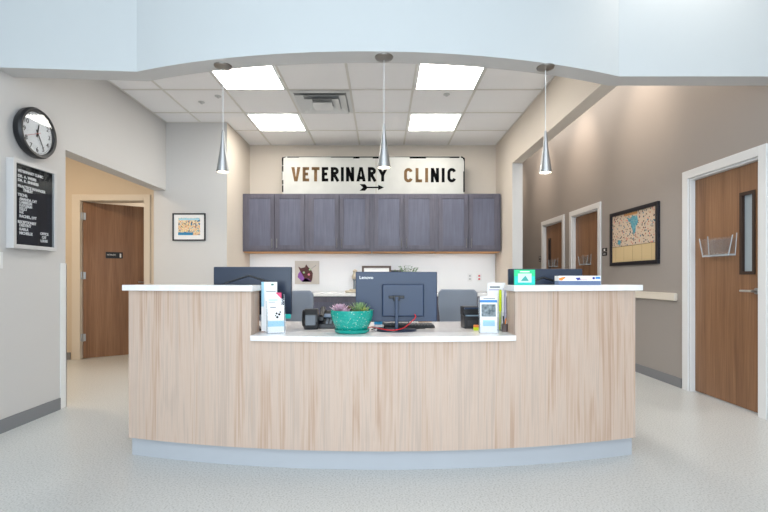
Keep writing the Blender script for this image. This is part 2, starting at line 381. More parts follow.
# ---- doors of the right corridor
def pocket(parent, y0, y1, z0, z1, xf):
    """clear file pocket on a door leaf at plane xf, facing -x"""
    d = .07
    m = MB(); m.box(xf-.006, xf-.003, y0+.05, y1-.05, z0, z1-.04)
    m.prism([(y0+.05, z0+.01), (y1-.05, z0+.01), (y1, z1-.03), (y0, z1-.03)], xf-d, xf-d+.003, 'x')
    pk = m.build('file_pocket', M_acr, parent)
    e = MB()
    e.box(xf-d-.001, xf-.003, y0+.05, y1-.05, z0, z0+.016)
    for s in (0, 1):
        ya = (y0+.05) if s == 0 else (y1-.05); yb = y0 if s == 0 else y1
        e.tube([(xf-d, ya, z0), (xf-d, yb, z1-.02)], .005, 6)
        e.tube([(xf-.01, ya, z0), (xf-.01, ya+(.02 if s else -.02), z1)], .004, 6)
    e.build('pocket_edge', M_edge, pk)
def corridor_door(n, a, b, lite='near'):
    r = sempty('door_%d' % n, (0, 0, 0))
    c = .082; f = MB()
    f.box(XR-.02, XR, a-c, a, 0, 2.14+c); f.box(XR-.02, XR, b, b+c, 0, 2.14+c); f.box(XR-.02, XR, a, b, 2.14, 2.14+c)
    f.box(XR, XR+.16, a, a+.02, 0, 2.14); f.box(XR, XR+.16, b-.02, b, 0, 2.14); f.box(XR, XR+.16, a+.02, b-.02, 2.12, 2.14)
    f.build('door_frame', M_white, r, bevel=.003)
    xf = XR+.045; l = MB()
    lz0, lz1 = 1.17, 1.885
    ly0, ly1 = (a+.10, a+.265) if lite == 'near' else (b-.27, b-.14)
    Y0, Y1 = a+.022, b-.022
    if lite is None: ly0 = ly1 = (a+b)/2
    if lite is None: l.box(xf, xf+.045, Y0, Y1, .01, 2.118)
    else: l.box(xf, xf+.045, Y0, ly0, .01, 2.118); l.box(xf, xf+.045, ly1, Y1, .01, 2.118); l.box(xf, xf+.045, ly0, ly1, .01, lz0); l.box(xf, xf+.045, ly0, ly1, lz1, 2.118)
    lf = l.build('door_leaf', M_door, r)
    q = MB(); t = .028
    if lite is not None:
         q.box(xf-.008, xf+.05, ly0, ly0+t, lz0, lz1); q.box(xf-.008, xf+.05, ly1-t, ly1, lz0, lz1); q.box(xf-.008, xf+.05, ly0+t, ly1-t, lz0, lz0+t); q.box(xf-.008, xf+.05, ly0+t, ly1-t, lz1-t, lz1)
    if lite is not None:
      wf = q.build('vision_panel_frame', M_dkbrown, lf)
      bx('vision_panel_glass', M_glassd, wf, xf+.018, xf+.026, ly0+t, ly1-t, lz0+t, lz1-t)
    h = MB(); h.M = Matrix.Translation((xf, a+.085, 1.03)) @ Matrix.Rotation(-PI/2, 4, 'Y')
    h.lathe([(.026, 0), (.026, .01), (.012, .012), (.012, .05)], 20)
    h.M = Matrix(); h.tube([(xf-.05, a+.075, 1.03), (xf-.052, a+.20, 1.03)], .010, 8)
    h.build('lever_handle', M_steel, lf, smooth=True)
    return r, lf, xf
for i, (a, b) in enumerate(doors):
    r, lf, xf = corridor_door(i+1, a, b, ('near', None, 'far')[i])
    pc = a+.47 if i == 0 else a+.45
    pocket(lf, pc-(.21 if i == 0 else .17), pc+(.21 if i == 0 else .17), 1.34, 1.54 if i == 0 else 1.50, xf)
# ---- left corridor door (ajar)
r = sempty('door_4', (0, 0, 0)); f = MB(); c = .085
f.box(OX0-c-.03, OX0, LD-.02, LD, 0, 2.22+c); f.box(OX1, OX1+c, LD-.02, LD, 0, 2.22+c); f.box(OX0, OX1, LD-.02, LD, 2.22, 2.22+c)
f.box(OX0, OX0+.008, LD, LD+.14, 0, 2.22); f.box(OX1-.008, OX1, LD, LD+.14, 0, 2.22); f.box(OX0+.008, OX1-.008, LD, LD+.14, 2.212, 2.22)
f.build('door_frame', M_creamtrim, r, bevel=.003)
ang = math.radians(36)
lm = MB(); lm.box(0, .87, 0, .045, .012, 2.205); leaf = lm.build('door_leaf', M_door, r); leaf.location = (OX0+.02, LD+.02, 0); leaf.rotation_euler = (0, 0, ang)
for z in (.25, 1.12, 1.95):
    hg = MB(); hg.tube([(-.006, -.006, z), (-.006, -.006, z+.11)], .011, 8); hg.box(-.03, .03, -.012, -.002, z+.005, z+.105); hg.build('hinge', M_steel, leaf)
sg = bx('door_sign', M_black, leaf, .27, .485, -.006, 0, 1.425, 1.515)
textmesh('lettering', 'RESTROOM', .028, M_lw, sg, (.285, -.007, 1.465), width=.11)
bx('emblem', M_lw, sg, .445, .465, -.0075, -.006, 1.44, 1.495)
hh = MB(); hh.M = Matrix.Translation((.79, 0, 1.08)) @ Matrix.Rotation(PI/2, 4, 'X'); hh.lathe([(.026, 0), (.026, .01), (.012, .012), (.012, .05)], 20)
hh.M = Matrix(); hh.tube([(.80, -.05, 1.08), (.68, -.052, 1.08)], .010, 8); hh.build('lever_handle', M_steel, leaf, smooth=True)

# ------------------------------------------------------------------ reception desk
R0 = (1.62**2+.235**2)/.47; CY = 2.675+R0
def ay(x, off=0): return CY-math.sqrt((R0-off)**2-x*x)      # off>0 = further back
def arc(x0, x1, off, n=48): return [(x0+(x1-x0)*i/n, ay(x0+(x1-x0)*i/n, off)) for i in range(n+1)]
XE0, XE1, XI0, XI1 = -1.62, 1.62, -.785, .80
desk = thing('reception_desk', 'curved pale wood reception desk with white tops in the middle of the room', 'reception desk', (0, 2.9, 0))
def dk(o): o.location = (0, -2.9, 0); return o
m = MB(); m.band(arc(XE0, XE1, 0, 96), arc(XE0, XE1, .03, 96), .12, .765)
dk(m.build('front_panel', M_desk, desk, smooth=True))
m = MB(); m.band(arc(XE0+.006, XE1-.006, .03, 96), arc(XE0+.006, XE1-.006, .06, 96), 0, .12); m.box(XE0+.02, XE0+.05, 3.0, 3.75, 0, .12); m.box(XE1-.05, XE1-.02, 3.0, 3.75, 0, .12)
dk(m.build('toe_kick', M_toe, desk, smooth=True))
for (a, b) in ((XE0, XI0), (XI1, XE1)):
    m = MB(); m.band(arc(a, b, 0, 40), arc(a, b, .18, 40), .765, 1.06); dk(m.build('raised_panel', M_desk, desk, smooth=True))
    e0 = a-.035 if a < 0 else a-.015; e1 = b+.015 if a < 0 else b+.043
    m = MB(); m.band(arc(e0, e1, -.025, 40), arc(e0, e1, .20, 40), 1.06, 1.096); dk(m.build('counter_top', M_quartz, desk, smooth=True, bevel=.003))
m = MB(); m.band(arc(XI0, XI1, -.022, 60), arc(XI0, XI1, .2, 60), .765, .797); dk(m.build('ledge_top', M_quartz, desk, smooth=True, bevel=.003))
m = MB(); m.band(arc(XE0+.03, XE1-.03, .2, 60), arc(XE0+.03, XE1-.03, .88, 60), .765, .797); dk(m.build('worktop', M_quartz_grey, desk, smooth=True))
for xx in (XE0, XE1-.03):
    m = MB(); m.prism([(xx, ay(xx)+.03), (xx+.03, ay(xx)+.03), (xx+.03, 3.78), (xx, 3.78)], .12, .765); dk(m.build('end_panel', M_desk, desk))
for xx in (-.82, .82):
    m = MB(); m.box(xx-.015, xx+.015, 2.8, 3.5, 0, .765); dk(m.build('support_panel', M_desk, desk))
T = .797; TC = 1.096

# ------------------------------------------------------------------ cabinets, back counter
cabx = [-2.008+i*(1.71+2.008)/4 for i in range(5)]
cw = cabx[1]-cabx[0]
def shaker(name, x0, x1, z0, z1, yf, parent, hside, hz):
    """door at front plane yf (front toward -y)"""
    s = .06
    m = MB(); m.box(x0, x0+s, yf-.02, yf, z0, z1); m.box(x1-s, x1, yf-.02, yf, z0, z1); m.box(x0+s, x1-s, yf-.02, yf, z0, z0+s); m.box(x0+s, x1-s, yf-.02, yf, z1-s, z1)
    d = m.build(name, M_cabs, parent, bevel=.002)
    bx('door_panel', M_cab, d, x0+s, x1-s, yf-.012, yf-.001, z0+s, z1-s)
    hx_ = x1-.03 if hside > 0 else x0+.03
    h = MB(); h.tube([(hx_, yf-.045, hz), (hx_, yf-.045, hz+.13)], .005, 8); h.tube([(hx_, yf-.02, hz+.02), (hx_, yf-.045, hz+.02)], .004, 6); h.tube([(hx_, yf-.02, hz+.11), (hx_, yf-.045, hz+.11)], .004, 6)
    h.build('handle', M_nickel, d)
wc = thing('wall_cabinet', 'x', 'cabinet', (cabx[0], YB-.002, 1.51), 0, 'wall cabinets under the clinic sign')
bx('body', M_cabs, wc, 0, cw, -.345, 0, .012, .845)
bx('bottom_panel', M_cabunder, wc, .01, cw-.01, -.34, -.005, 0, .012)
shaker('door', .036, cw/2-.005, .035, .832, -.345, wc, 1, .065); shaker('door', cw/2+.005, cw-.036, .04, .835, -.345, wc, -1, .065)
cl = ['grey stained two door wall cabinet, leftmost of the row under the sign', 'grey stained two door wall cabinet under VETERINARY, second from the left', 'grey stained two door wall cabinet second from the right, above the centre monitor', 'grey stained two door wall cabinet, rightmost of the row under the sign']
wc['label'] = cl[0]
for i in (1, 2, 3): dup(wc, (cabx[i], YB-.002, 1.51), label=cl[i])
bc = thing('base_cabinet', 'x', 'cabinet', (cabx[0], YB-.004, 0), 0, 'base cabinets under the back counter')
bx('body', M_cabs, bc, 0, cw, -.62, 0, .1, .885); bx('toe_kick', M_base, bc, 0, cw, -.55, -.53, 0, .1)
shaker('door', .012, cw/2-.003, .12, .87, -.62, bc, 1, .66); shaker('door', cw/2+.003, cw-.012, .12, .87, -.62, bc, -1, .66)
bl = ['grey base cabinet at the left end under the white back counter', 'grey base cabinet seen between the left chair and the teal planter', 'grey base cabinet behind the centre monitor', 'grey base cabinet at the right end behind the right chair']
bc['label'] = bl[0]
for i in (1, 2, 3): dup(bc, (cabx[i], YB-.004, 0), label=bl[i])
ct = MB(); ct.box(cabx[0]+.002, 1.725, YB-.655, YB-.002, .887, .93); tag(ct.build('countertop', M_quartz, None, bevel=.003), 'white countertop running along the back wall', 'countertop')
tag(bx('backsplash', M_backsplash, None, cabx[0]+.002, 1.715, YB-.008, YB-.001, .932, 1.508), 'white panel on the back wall between counter and wall cabinets', 'backsplash')

# ------------------------------------------------------------------ clinic sign
SW, SH = 2.66, .55
sx0 = (282-382)/F*6.62
sgn = thing('clinic_sign', 'long white enamel VETERINARY CLINIC sign with black arrow on top of the cabinets', 'sign', (sx0, 6.62, 2.357))
def rrect(x0, x1, z0, z1, r, n=6):
    P = []
    for cx_, cz_, a0 in ((x1-r, z1-r, 0), (x0+r, z1-r, 90), (x0+r, z0+r, 180), (x1-r, z0+r, 270)):
        for k in range(n+1):
            a = math.radians(a0+90*k/n); P.append((cx_+r*math.cos(a), cz_+r*math.sin(a)))
    return P
MB().prism(rrect(0, SW, 0, SH, .06), -.012, .012, 'y').build('panel', M_signw, sgn, bevel=.002)
# worn black border: broken strokes of varying width near the rim
b = MB(); x = .08
while x < SW-.1:
    L = random.uniform(.08, .35); wd = random.choice([.006, .012, .018, .026]); 
    b.box(x, min(x+L, SW-.08), -.0135, -.012, SH-.006-wd, SH-.004); x += L
z = .03
while z < SH-.09:
    L = random.uniform(.05, .14); wd = random.choice([.006, .014, .02])
    b.box(.003, .003+wd, -.0135, -.012, z, z+L); z += L+.01
z = .03
while z < SH-.08:
    L = .1; b.box(SW-.003-(.022 if z < .3 else .010), SW-.003, -.0135, -.012, z, z+L); z += L
b.ribbon([(.055+.05*math.cos(a)-.0, SH-.06+.05*math.sin(a)) for a in [PI*(.5+.5*k/6) for k in range(7)]], .012, -.0135, -.012)
b.ribbon([(SW-.06+.05*math.cos(a), SH-.06+.05*math.sin(a)) for a in [PI*(.5*k/6) for k in range(7)]], .02, -.0135, -.012)
b.build('worn_border', M_ink, sgn)
bx('seam', mat('rust_line', (150, 130, 100), .7), sgn, (376-282)/F*6.62-.002, (376-282)/F*6.62+.003, -.0132, -.012, .01, SH-.02)
def arcp(cx, cz, rx, rz, a0, a1, n=12): return [(cx+rx*math.cos(math.radians(a0+(a1-a0)*k/n)), cz+rz*math.sin(math.radians(a0+(a1-a0)*k/n))) for k in range(n+1)]
def letter(ch, x, z, w, h, s, m, m2=None):
    o = MB(); y0, y1 = -.0145, -.012; hs = s/2; a = s*.5
    def L(*pts): o.ribbon([(x+p*w, z+q*h) for p, q in pts], s, y0, y1)
    xi = hs/w; zi = hs/h
    if ch in 'VA':
        k_ = s/w*1.08; P = [(0, 1), (k_, 1), (.5, .26), (1-k_, 1), (1, 1), (.5+k_*.5, 0), (.5-k_*.5, 0)]
        if ch == 'A': P = [(u, 1-v_) for u, v_ in P]
        o.prism([(x+u*w, z+v_*h) for u, v_ in P], y0, y1, 'y')
        if ch == 'A': L((.24, .25), (.76, .25))
    elif ch == 'E': L((xi, 0), (xi, 1)); L((xi, 1-zi), (.95, 1-zi)); L((xi, zi), (.95, zi)); L((xi, .52), (.8, .52))
    elif ch == 'T': L((0, 1-zi), (1, 1-zi)); L((.5, 0), (.5, 1-zi))
    elif ch in 'R':
        L((xi, 0), (xi, 1)); o.ribbon([(x+xi*w, z+h-hs), (x+.5*w, z+h-hs)]+arcp(x+.5*w, z+h*.73, w*.5-hs, h*.27-hs, 80, -80, 10)+[(x+.5*w, z+.46*h+hs), (x+xi*w, z+.46*h+hs)], s, y0, y1); L((.45, .46), (.93, 0))
    elif ch == 'I': L((.5, 0), (.5, 1))
    elif ch == 'N':
        L((xi, 0), (xi, 1)); L((1-xi, 0), (1-xi, 1)); L((xi*1.1, .95), (1-xi*1.1, .05))
    elif ch == 'Y': L((.05, 1), (.5, .45)); L((.95, 1), (.5, .45)); L((.5, .5), (.5, 0))
    elif ch == 'C':
        o.ribbon(arcp(x+.5*w, z+.68*h, .5*w-hs, .32*h-hs, 15, 180, 10)+arcp(x+.5*w, z+.32*h, .5*w-hs, .32*h-hs, 180, 345, 10), s, y0, y1)
    elif ch == 'L': L((xi, 0), (xi, 1)); L((xi, zi), (.95, zi))
    q = o.build('letter', m, sgn)
    return q
def word(t, px0, px1, z, h, widths, cols):
    X0 = (px0-282)/F*6.62; X1 = (px1-282)/F*6.62
    tot = sum(widths[c] for c in t); gap = (X1-X0-tot)/(len(t)-1); x = X0
    for i, c in enumerate(t): letter(c, x, z, widths[c], h, .043, cols[i]); x += widths[c]+gap
WD = dict(V=.132, E=.10, T=.115, R=.115, I=.043, N=.118, A=.137, Y=.135, C=.127, L=.10)
word('VETERINARY', 291.5, 387.3, .185, .208, WD, [M_inkb, M_inkb, M_inkb]+[M_ink]*7)
word('CLINIC', 404, 456, .172, .208, WD, [M_inkb, M_inkb, M_inkb, M_ink, M_ink, M_ink])
a0 = (361-282)/F*6.62; a1 = (384-282)/F*6.62
ar = MB(); ar.box(a0+.03, a1-.06, -.0145, -.012, .088, .108)
ar.prism([(a1-.085, .06), (a1, .098), (a1-.085, .136)], -.0145, -.012, 'y')
ar.prism([(a0-.02, .05), (a0+.06, .05), (a0+.10, .098), (a0+.06, .146), (a0-.02, .146), (a0+.03, .098)], -.0145, -.012, 'y')
ar.build('arrow', M_ink, sgn)

# ------------------------------------------------------------------ ceiling things
for k, (x0, y0, lab) in enumerate([(-1.68, 4.19, 'large lit square ceiling panel at front left'), (.33, 4.19, 'large lit square ceiling panel at front right'), (-1.68, 5.55, 'small looking lit ceiling panel nearer the back wall, left'), (.33, 5.55, 'small looking lit ceiling panel nearer the back wall, right')]):
    t = thing('ceiling_light', lab, 'ceiling light', (x0+.335, y0+.335, CZ-.006), 0, 'lit panels in the tiled ceiling')
    f = MB(); q = .322
    f.box(-q, q, -q, -q+.02, -.012, 0); f.box(-q, q, q-.02, q, -.012, 0); f.box(-q, -q+.02, -q+.02, q-.02, -.012, 0); f.box(q-.02, q, -q+.02, q-.02, -.012, 0)
    f.build('frame', M_white, t); bx('diffuser', M_light, t, -q+.02, q-.02, -q+.02, q-.02, -.008, -.001)
v = thing('ceiling_vent', 'square white louvred air vent between the lit ceiling panels', 'vent', (-.675, 5.21, CZ-.006))
f = MB(); f.box(-.32, .32, -.32, .32, -.004, 0); f.build('backing', mat('vent_dark', (175, 178, 182), .6), v)
def cone_ring(r0, r1, z0, z1, m, nm):
    b = MB(); P = lambda r, z: [(-r, -r, z), (r, -r, z), (r, r, z), (-r, r, z)]
    A = [b.bm.verts.new(Vector(p)) for p in P(r0, z0)]; B = [b.bm.verts.new(Vector(p)) for p in P(r1, z1)]; C_ = [b.bm.verts.new(Vector(p)) for p in P(r1-.004, z1+.004)]; D_ = [b.bm.verts.new(Vector(p)) for p in P(r0-.004, z0+.004)]
    for U, W in ((A, B), (B, C_), (C_, D_), (D_, A)):
        for i in range(4): b.bm.faces.new((U[i], U[(i+1) % 4], W[(i+1) % 4], W[i]))
    return b.build(nm, m, v)
cone_ring(.325, .29, -.006, -.012, M_white, 'frame')
cone_ring(.275, .20, -.035, -.006, M_white, 'louvre'); cone_ring(.195, .115, -.045, -.010, M_white, 'louvre')
bx('centre_plate', M_white, v, -.11, .11, -.11, .11, -.055, -.048)
for (x, y, nm, lb) in ((-2.07, 5.22, 'smoke_detector', 'small round detector on the ceiling tile, left of the left pendant'), (-1.82, 5.05, 'sprinkler_head', 'small sprinkler head on the ceiling beside the left pendant cord'), (.71, 5.0, 'sprinkler_head', 'small sprinkler head between the two right lit panels')):
    m = MB(); m.lathe([(.036, 0), (.036, -.006), (.012, -.009), (.008, -.02), (.014, -.022)], 20); q = m.build(nm, mat('sprinkler_metal', (205, 206, 208), .5), None, smooth=True); q.location = (x, y, CZ); tag(q, lb, 'ceiling fitting')
# pendants
pt = thing('pendant_lamp', 'x', 'pendant lamp', (0, 3.14, 2.664), 0, 'slim metal pendant lamps over the desk')
MB().lathe([(.008, -.022), (.03, -.018), (.060, -.008), (.064, 0)], 28).build('canopy', M_nickel, pt, smooth=True)
MB().tube([(0, 0, -.02), (0, 0, -.47)], .0025, 6).build('cord', mat('clear_cord', (215, 218, 220), .4), pt)
m = MB(); m.lathe([(.007, -.46), (.010, -.48), (.016, -.56), (.027, -.64), (.040, -.72), (.0465, -.765), (.044, -.765), (.025, -.66), (.008, -.50), (.004, -.49)], 32, caps=False); m.build('shade', M_steel, pt, smooth=True)
MB().lathe([(.001, -.752), (.041, -.752), (.041, -.757), (.001, -.757)], 24).build('lamp_lens', M_lamp, pt)
pos = [((223-382)/F*3.27, 3.27), ((384-382)/F*3.14, 3.14), ((545.5-382)/F*3.29, 3.29)]
pl = ['brushed metal cone pendant hanging over the left counter', 'brushed metal cone pendant hanging in front of the clinic sign', 'brushed metal cone pendant hanging over the right counter']
pt.location = (pos[1][0], pos[1][1], 2.664); pt['label'] = pl[1]
for i in (0, 2): dup(pt, (pos[i][0], pos[i][1], 2.664), label=pl[i])

# ------------------------------------------------------------------ left wall things (rz=+90: local -y faces +X, local x runs away)
ck = thing('wall_clock', 'round black rimmed clock with white dial on the left wall', 'clock', (XL, 3.63, 2.293), PI/2)
ROT = Matrix.Rotation(PI/2, 4, 'X')      # lathe axis z -> -y
m = MB(); m.M = ROT; m.lathe([(.19, 0), (.205, .02), (.207, .055), (.195, .072), (.175, .068), (.170, .045), (.001, .045)], 64, caps=False); m.build('case', M_black, ck, smooth=True)
m = MB(); m.M = ROT; m.lathe([(.001, .046), (.171, .046), (.171, .048), (.001, .048)], 48); m.build('dial', M_paper, ck)
for hgt in range(1, 13):
    a = math.radians(90-30*hgt); textmesh('numeral', str(hgt), .054, M_ink, ck, (.135*math.cos(a), -.0495, .135*math.sin(a)-.016), align='CENTER')
tk = MB()
for k in range(60):
    a = 2*PI*k/60; tk.M = Matrix.Rotation(a, 4, 'Y'); tk.box(-.001, .001, -.0492, -.048, .158, .166)
tk.build('minute_marks', M_ink, ck)
def hand(nm, ang, L, w, y, m_):
    o = MB(); o.prism([(-w, -.03), (w, -.03), (w*.8, L*.8), (0, L), (-w*.8, L*.8)], y, y-.002, 'y'); q = o.build(nm, m_, ck); q.rotation_euler = (0, math.radians(ang), 0)
ck.scale = (.96, 1, .96)
hand('hour_hand', 12.5, .085, .006, -.051, M_ink); hand('minute_hand', 150, .13, .0045, -.054, M_ink); hand('second_hand', 247, .14, .0015, -.057, M_red)
m = MB(); m.M = ROT; m.lathe([(.001, .064), (.176, .064), (.176, .066), (.001, .066)], 48); m.build('glass', M_glasspane, ck)

lb = thing('letter_board', 'black staff letter board with white letters in a silver frame on the left wall', 'letter board', (XL, 3.39, 1.365), PI/2)
BW, BH = .455, .675; t = .030
m = MB(); m.box(0, BW, -.054, 0, 0, t); m.box(0, BW, -.054, 0, BH-t, BH); m.box(0, t, -.054, 0, t, BH-t); m.box(BW-t, BW, -.054, 0, t, BH-t)
m.build('frame', mat('silver_painted_frame', (208, 208, 208), .35, .2), lb, bevel=.002)
bx('felt_board', M_felt, lb, t, BW-t, -.035, -.003, t, BH-t)
lines = [('VETERINARY CLINIC', .05, .585, .22), ('DR. A. WEISS', .05, .545, .155), ('DR. K. ENNESS', .05, .513, .175), ('PRACTICE MANAGER', .05, .468, .24), ('TINSLEY', .10, .443, .085), ('TECHS:', .05, .402, .08), ('AMANDA, LVT', .065, .372, .15), ('CAMERON', .065, .347, .105), ('KAYLEIGH', .065, .322, .105), ('KELLY', .065, .297, .065), ('LUZ', .065, .272, .035), ('RACHEL, LVT', .065, .240, .145), ('RECEPTIONIST', .05, .195, .155), ('DESTINY', .065, .170, .10), ('KARLA', .065, .140, .075), ('MICHELLE', .065, .110, .11)]
for s, x, z, w_ in lines: textmesh('lettering', s, .029, M_lw, lb, (x+.012, -.037, z), width=w_*1.18, bold=.0012)
for s, x, z, w_ in (('OFFICE', .27, .125, .075), ('CAT', .288, .096, .04), ('LOUIS', .272, .067, .065)): textmesh('lettering', s, .029, M_lw, lb, (x+.02, -.037, z), width=w_*1.18, bold=.0012)
bx('glass_cover', M_glasspane, lb, t, BW-t, -.050, -.047, t, BH-t)
sw = thing('light_switch', 'white wall plate switch below the letter board at the left edge', 'switch', (XL, 3.315, 1.27), PI/2)
bx('plate', M_white, sw, -.04, .04, -.006, 0, -.06, .06, bevel=.002); bx('rocker', M_paper, sw, -.017, .017, -.010, -.006, -.033, .033, bevel=.001)

# ------------------------------------------------------------------ framed picture on the left bay
fp = thing('framed_picture', 'small black framed colourful print with white mat on the grey wall left of the cabinets', 'picture', ((188.8-382)/F*5.88, 5.90, 1.80))
def frame(parent, W, Hh, t, d, m_):
    m = MB(); m.box(-W/2, W/2, -d, 0, -Hh/2, -Hh/2+t); m.box(-W/2, W/2, -d, 0, Hh/2-t, Hh/2); m.box(-W/2, -W/2+t, -d, 0, -Hh/2+t, Hh/2-t); m.box(W/2-t, W/2, -d, 0, -Hh/2+t, Hh/2-t)
    return m.build('frame', m_, parent, bevel=.002)
frame(fp, .425, .355, .016, .022, M_black); bx('mat_board', M_paper, fp, -.197, .197, -.010, -.002, -.162, .162)
pr = bx('print', M_art, fp, -.142, .142, -.0115, -.010, -.105, .118)
bx('printed_title', M_ltblue, pr, -.135, .135, -.0125, -.0115, .088, .114); bx('printed_sea', mat('deep_blue_print', (40, 130, 180), .6), pr, -.142, .05, -.0125, -.0115, -.105, -.07)
# cat canvas on backsplash
cv = thing('cat_canvas', 'small square canvas painting of a brown cat on the white back wall', 'painting', ((307-382)/F*6.88, YB-.010, 1.223))
bx('canvas', mat('oat_canvas', (196, 190, 182), .8), cv, -.182, .182, -.03, 0, -.175, .175)
m = MB(); m.prism([(-.13, -.02), (-.10, .02), (-.05, -.04), (0, -.09), (.07, -.14), (-.07, -.14), (-.14, -.07)], -.0325, -.03, 'y'); m.prism([(-.02, -.06), (.07, -.09), (.07, -.14), (-.07, -.14)], -.0325, -.03, 'y'); m.build('purple_patch', mat('purple_paint', (138, 84, 160), .6), cv)
m = MB(); m.prism([(-.13, .09), (-.09, .065), (-.03, .08), (-.01, .125), (.02, .08), (.06, .05), (.09, -.01), (.085, -.08), (.07, -.135), (.02, -.09), (-.04, -.08), (-.075, -.02), (-.105, .03)], -.035, -.0325, 'y'); m.build('painted_cat', mat('dark_brown_paint', (78, 40, 38), .6, var=12, vscale=30), cv)
for x_, z_ in ((-.045, .0), (.045, .045)):
    m = MB(); m.M = Matrix.Translation((x_, -.035, z_)) @ ROT; m.lathe([(.001, 0), (.015, 0), (.015, .002), (.001, .002)], 14); m.build('painted_eye', mat('pale_green_paint', (160, 200, 150), .5), cv)
m = MB(); m.M = Matrix.Translation((.03, -.035, -.03)) @ ROT; m.lathe([(.001, 0), (.018, 0), (.018, .002), (.001, .002)], 14); m.build('painted_nose', mat('pink_paint', (220, 130, 150), .5), cv)
m = MB(); m.ribbon([(.07, .06), (.14, .11)], .006, -.0325, -.03); m.build('painted_whisker', M_greyp, cv)

# ------------------------------------------------------------------ right wall things (rz=-90)
py0, py1 = 5.07, 6.14
rp = thing('framed_poster', 'large black framed illustrated chart with many small figures on the taupe wall', 'picture', (XR, (py0+py1)/2, 1.65), -PI/2)
frame(rp, 1.07, .70, .045, .03, mat('black_frame_wood', (22, 24, 34), .4)); bx('print', M_poster, rp, -.49, .49, -.012, -.002, -.31, .31)
bx('printed_lower_band', mat('tan_print', (206, 184, 142), .6), rp, -.49, .49, -.014, -.012, -.31, -.105)
m = MB()
for k in range(5): m.box(-.49+.2*k-.0015+.09, -.49+.2*k+.0015+.09, -.0145, -.014, -.30, -.11)
m.box(-.49, .49, -.0155, -.014, -.108, -.102); m.build('printed_rules', mat('dark_tan_print', (140, 120, 90), .6), rp)
m = MB(); m.prism([(-.12, .25), (-.05, .23), (.0, .26), (.10, .24), (.12, .17), (.07, .12), (.06, .05), (.02, .02), (.0, .08), (-.03, .12), (-.05, .18), (-.10, .20)], -.0135, -.012, 'y'); m.build('printed_map', speckle('map_blue', (92, 160, 178), [(0, (60, 130, 150)), (.5, (160, 190, 190)), (.8, (70, 80, 100))], 60), rp)
m = MB(); m.prism([(-.36, -.07), (-.33, -.01), (-.28, -.03), (-.29, -.08)], -.0135, -.012, 'y'); m.build('printed_inset', mat('map_blue_flat', (84, 156, 176), .6), rp)
m = MB(); m.prism([(-.18, .27), (.10, .27), (.10, .30), (-.18, .30)], -.0145, -.012, 'y'); m.build('printed_banner', mat('banner_brown', (190, 140, 92), .6), rp)
for (y_, zt, lab) in ((6.33, 1.557, 'small black two part room sign between poster and middle door'), (8.91, 1.57, 'small black two part room sign left of the farthest corridor door')):
    t = thing('room_sign', lab, 'sign', (XR, y_, zt), -PI/2, 'black room signs in the corridor')
    bx('upper_plate', M_black, t, -.065, .065, -.006, 0, -.05, 0); bx('lower_plate', M_black, t, -.065, .065, -.006, 0, -.108, -.056)
    m = MB(); m.prism([(-.02, -.04), (.02, -.04), (.02, -.02), (0, -.008), (-.02, -.02)], -.007, -.006, 'y'); m.build('symbol', M_lw, t); bx('lettering', M_lw, t, -.03, .03, -.007, -.006, -.088, -.078)

# ------------------------------------------------------------------ back wall outlets and counter ornaments
for xp, red in ((470.0, 0), (479.3, 1)):
    t = thing('wall_outlet', 'white power outlet above the right chair, ' + ('with red sockets' if red else 'without red'), 'outlet', ((xp-382)/F*6.89, YB-.0085, 1.148), 0, 'outlets on the backsplash')
    bx('plate', M_white, t, -.036, .036, -.006, 0, -.06, .06, bevel=.002)
    for z_ in (-.024, .024): bx('socket', M_red if red else mat('socket_grey', (176, 180, 184), .5), t, -.014, .014, -.008, -.006, z_-.013, z_+.013)
t = thing('photo_frame', 'dark wooden photo frame on the back counter showing above the centre monitor', 'photo frame', ((376.5-382)/F*6.62, 6.62, .932))
q = MB(); W_, Hh_ = .425, .385
q.box(-W_/2, W_/2, -.01, .01, 0, .03); q.box(-W_/2, W_/2, -.01, .01, Hh_-.03, Hh_); q.box(-W_/2, -W_/2+.03, -.01, .01, .03, Hh_-.03); q.box(W_/2-.03, W_/2, -.01, .01, .03, Hh_-.03)
q.build('frame', mat('dark_brown_wood', (92, 78, 70), .5), t); bx('picture', M_paper, t, -W_/2+.03, W_/2-.03, -.004, .006, .03, Hh_-.03); 
q = MB(); q.tube([(0, .01, .25), (0, .12, 0)], .006, 6); q.build('stand', M_black, t)
t = thing('file_box', 'flat black box edge on the back counter between photo frame and plant', 'box', ((395-382)/F*6.66, 6.74, .932)); bx('box', M_blackm, t, -.10, .10, -.08, .08, 0, .312); bx('lid', M_black, t, -.105, .105, -.085, .085, .312, .322)
t = thing('leafy_plant', 'small leafy green plant on the back counter peeking over the centre monitor', 'potted plant', ((407-382)/F*6.55, 6.55, .932))
MB().lathe([(.04, 0), (.055, .10), (.058, .12), (.05, .12), (.045, .03), (.001, .03)], 20, caps=False).build('pot', M_white, t, smooth=True)
m = MB()
for k in range(26):
    a = random.uniform(0, 2*PI); tilt = random.uniform(.1, .9); L = random.uniform(.20, .30)
    d = Vector((math.cos(a)*tilt, math.sin(a)*tilt*.6, 1)).normalized(); p0 = Vector((0, 0, .10)); p1 = p0+d*L
    m.tube([p0, p1], .002, 4)
    for s_ in (.55, .7, .85, 1.0):
        c_ = p0+d*L*s_; u = d.cross(Vector((0, 0, 1))).normalized(); 
        for sg_ in (-1, 1):
            tip = c_+u*sg_*.035+d*.018; w_ = d.cross(u).normalized()*.009
            vv = [m.bm.verts.new(p) for p in (c_, c_+(tip-c_)*.5+w_, tip, c_+(tip-c_)*.5-w_)]; m.bm.faces.new(vv)
m.build('foliage', M_leaf, t)
t = thing('wooden_figurine', 'small beige ornament on a base standing left of the centre monitor', 'figurine', ((353-382)/F*6.5, 6.5, .932))
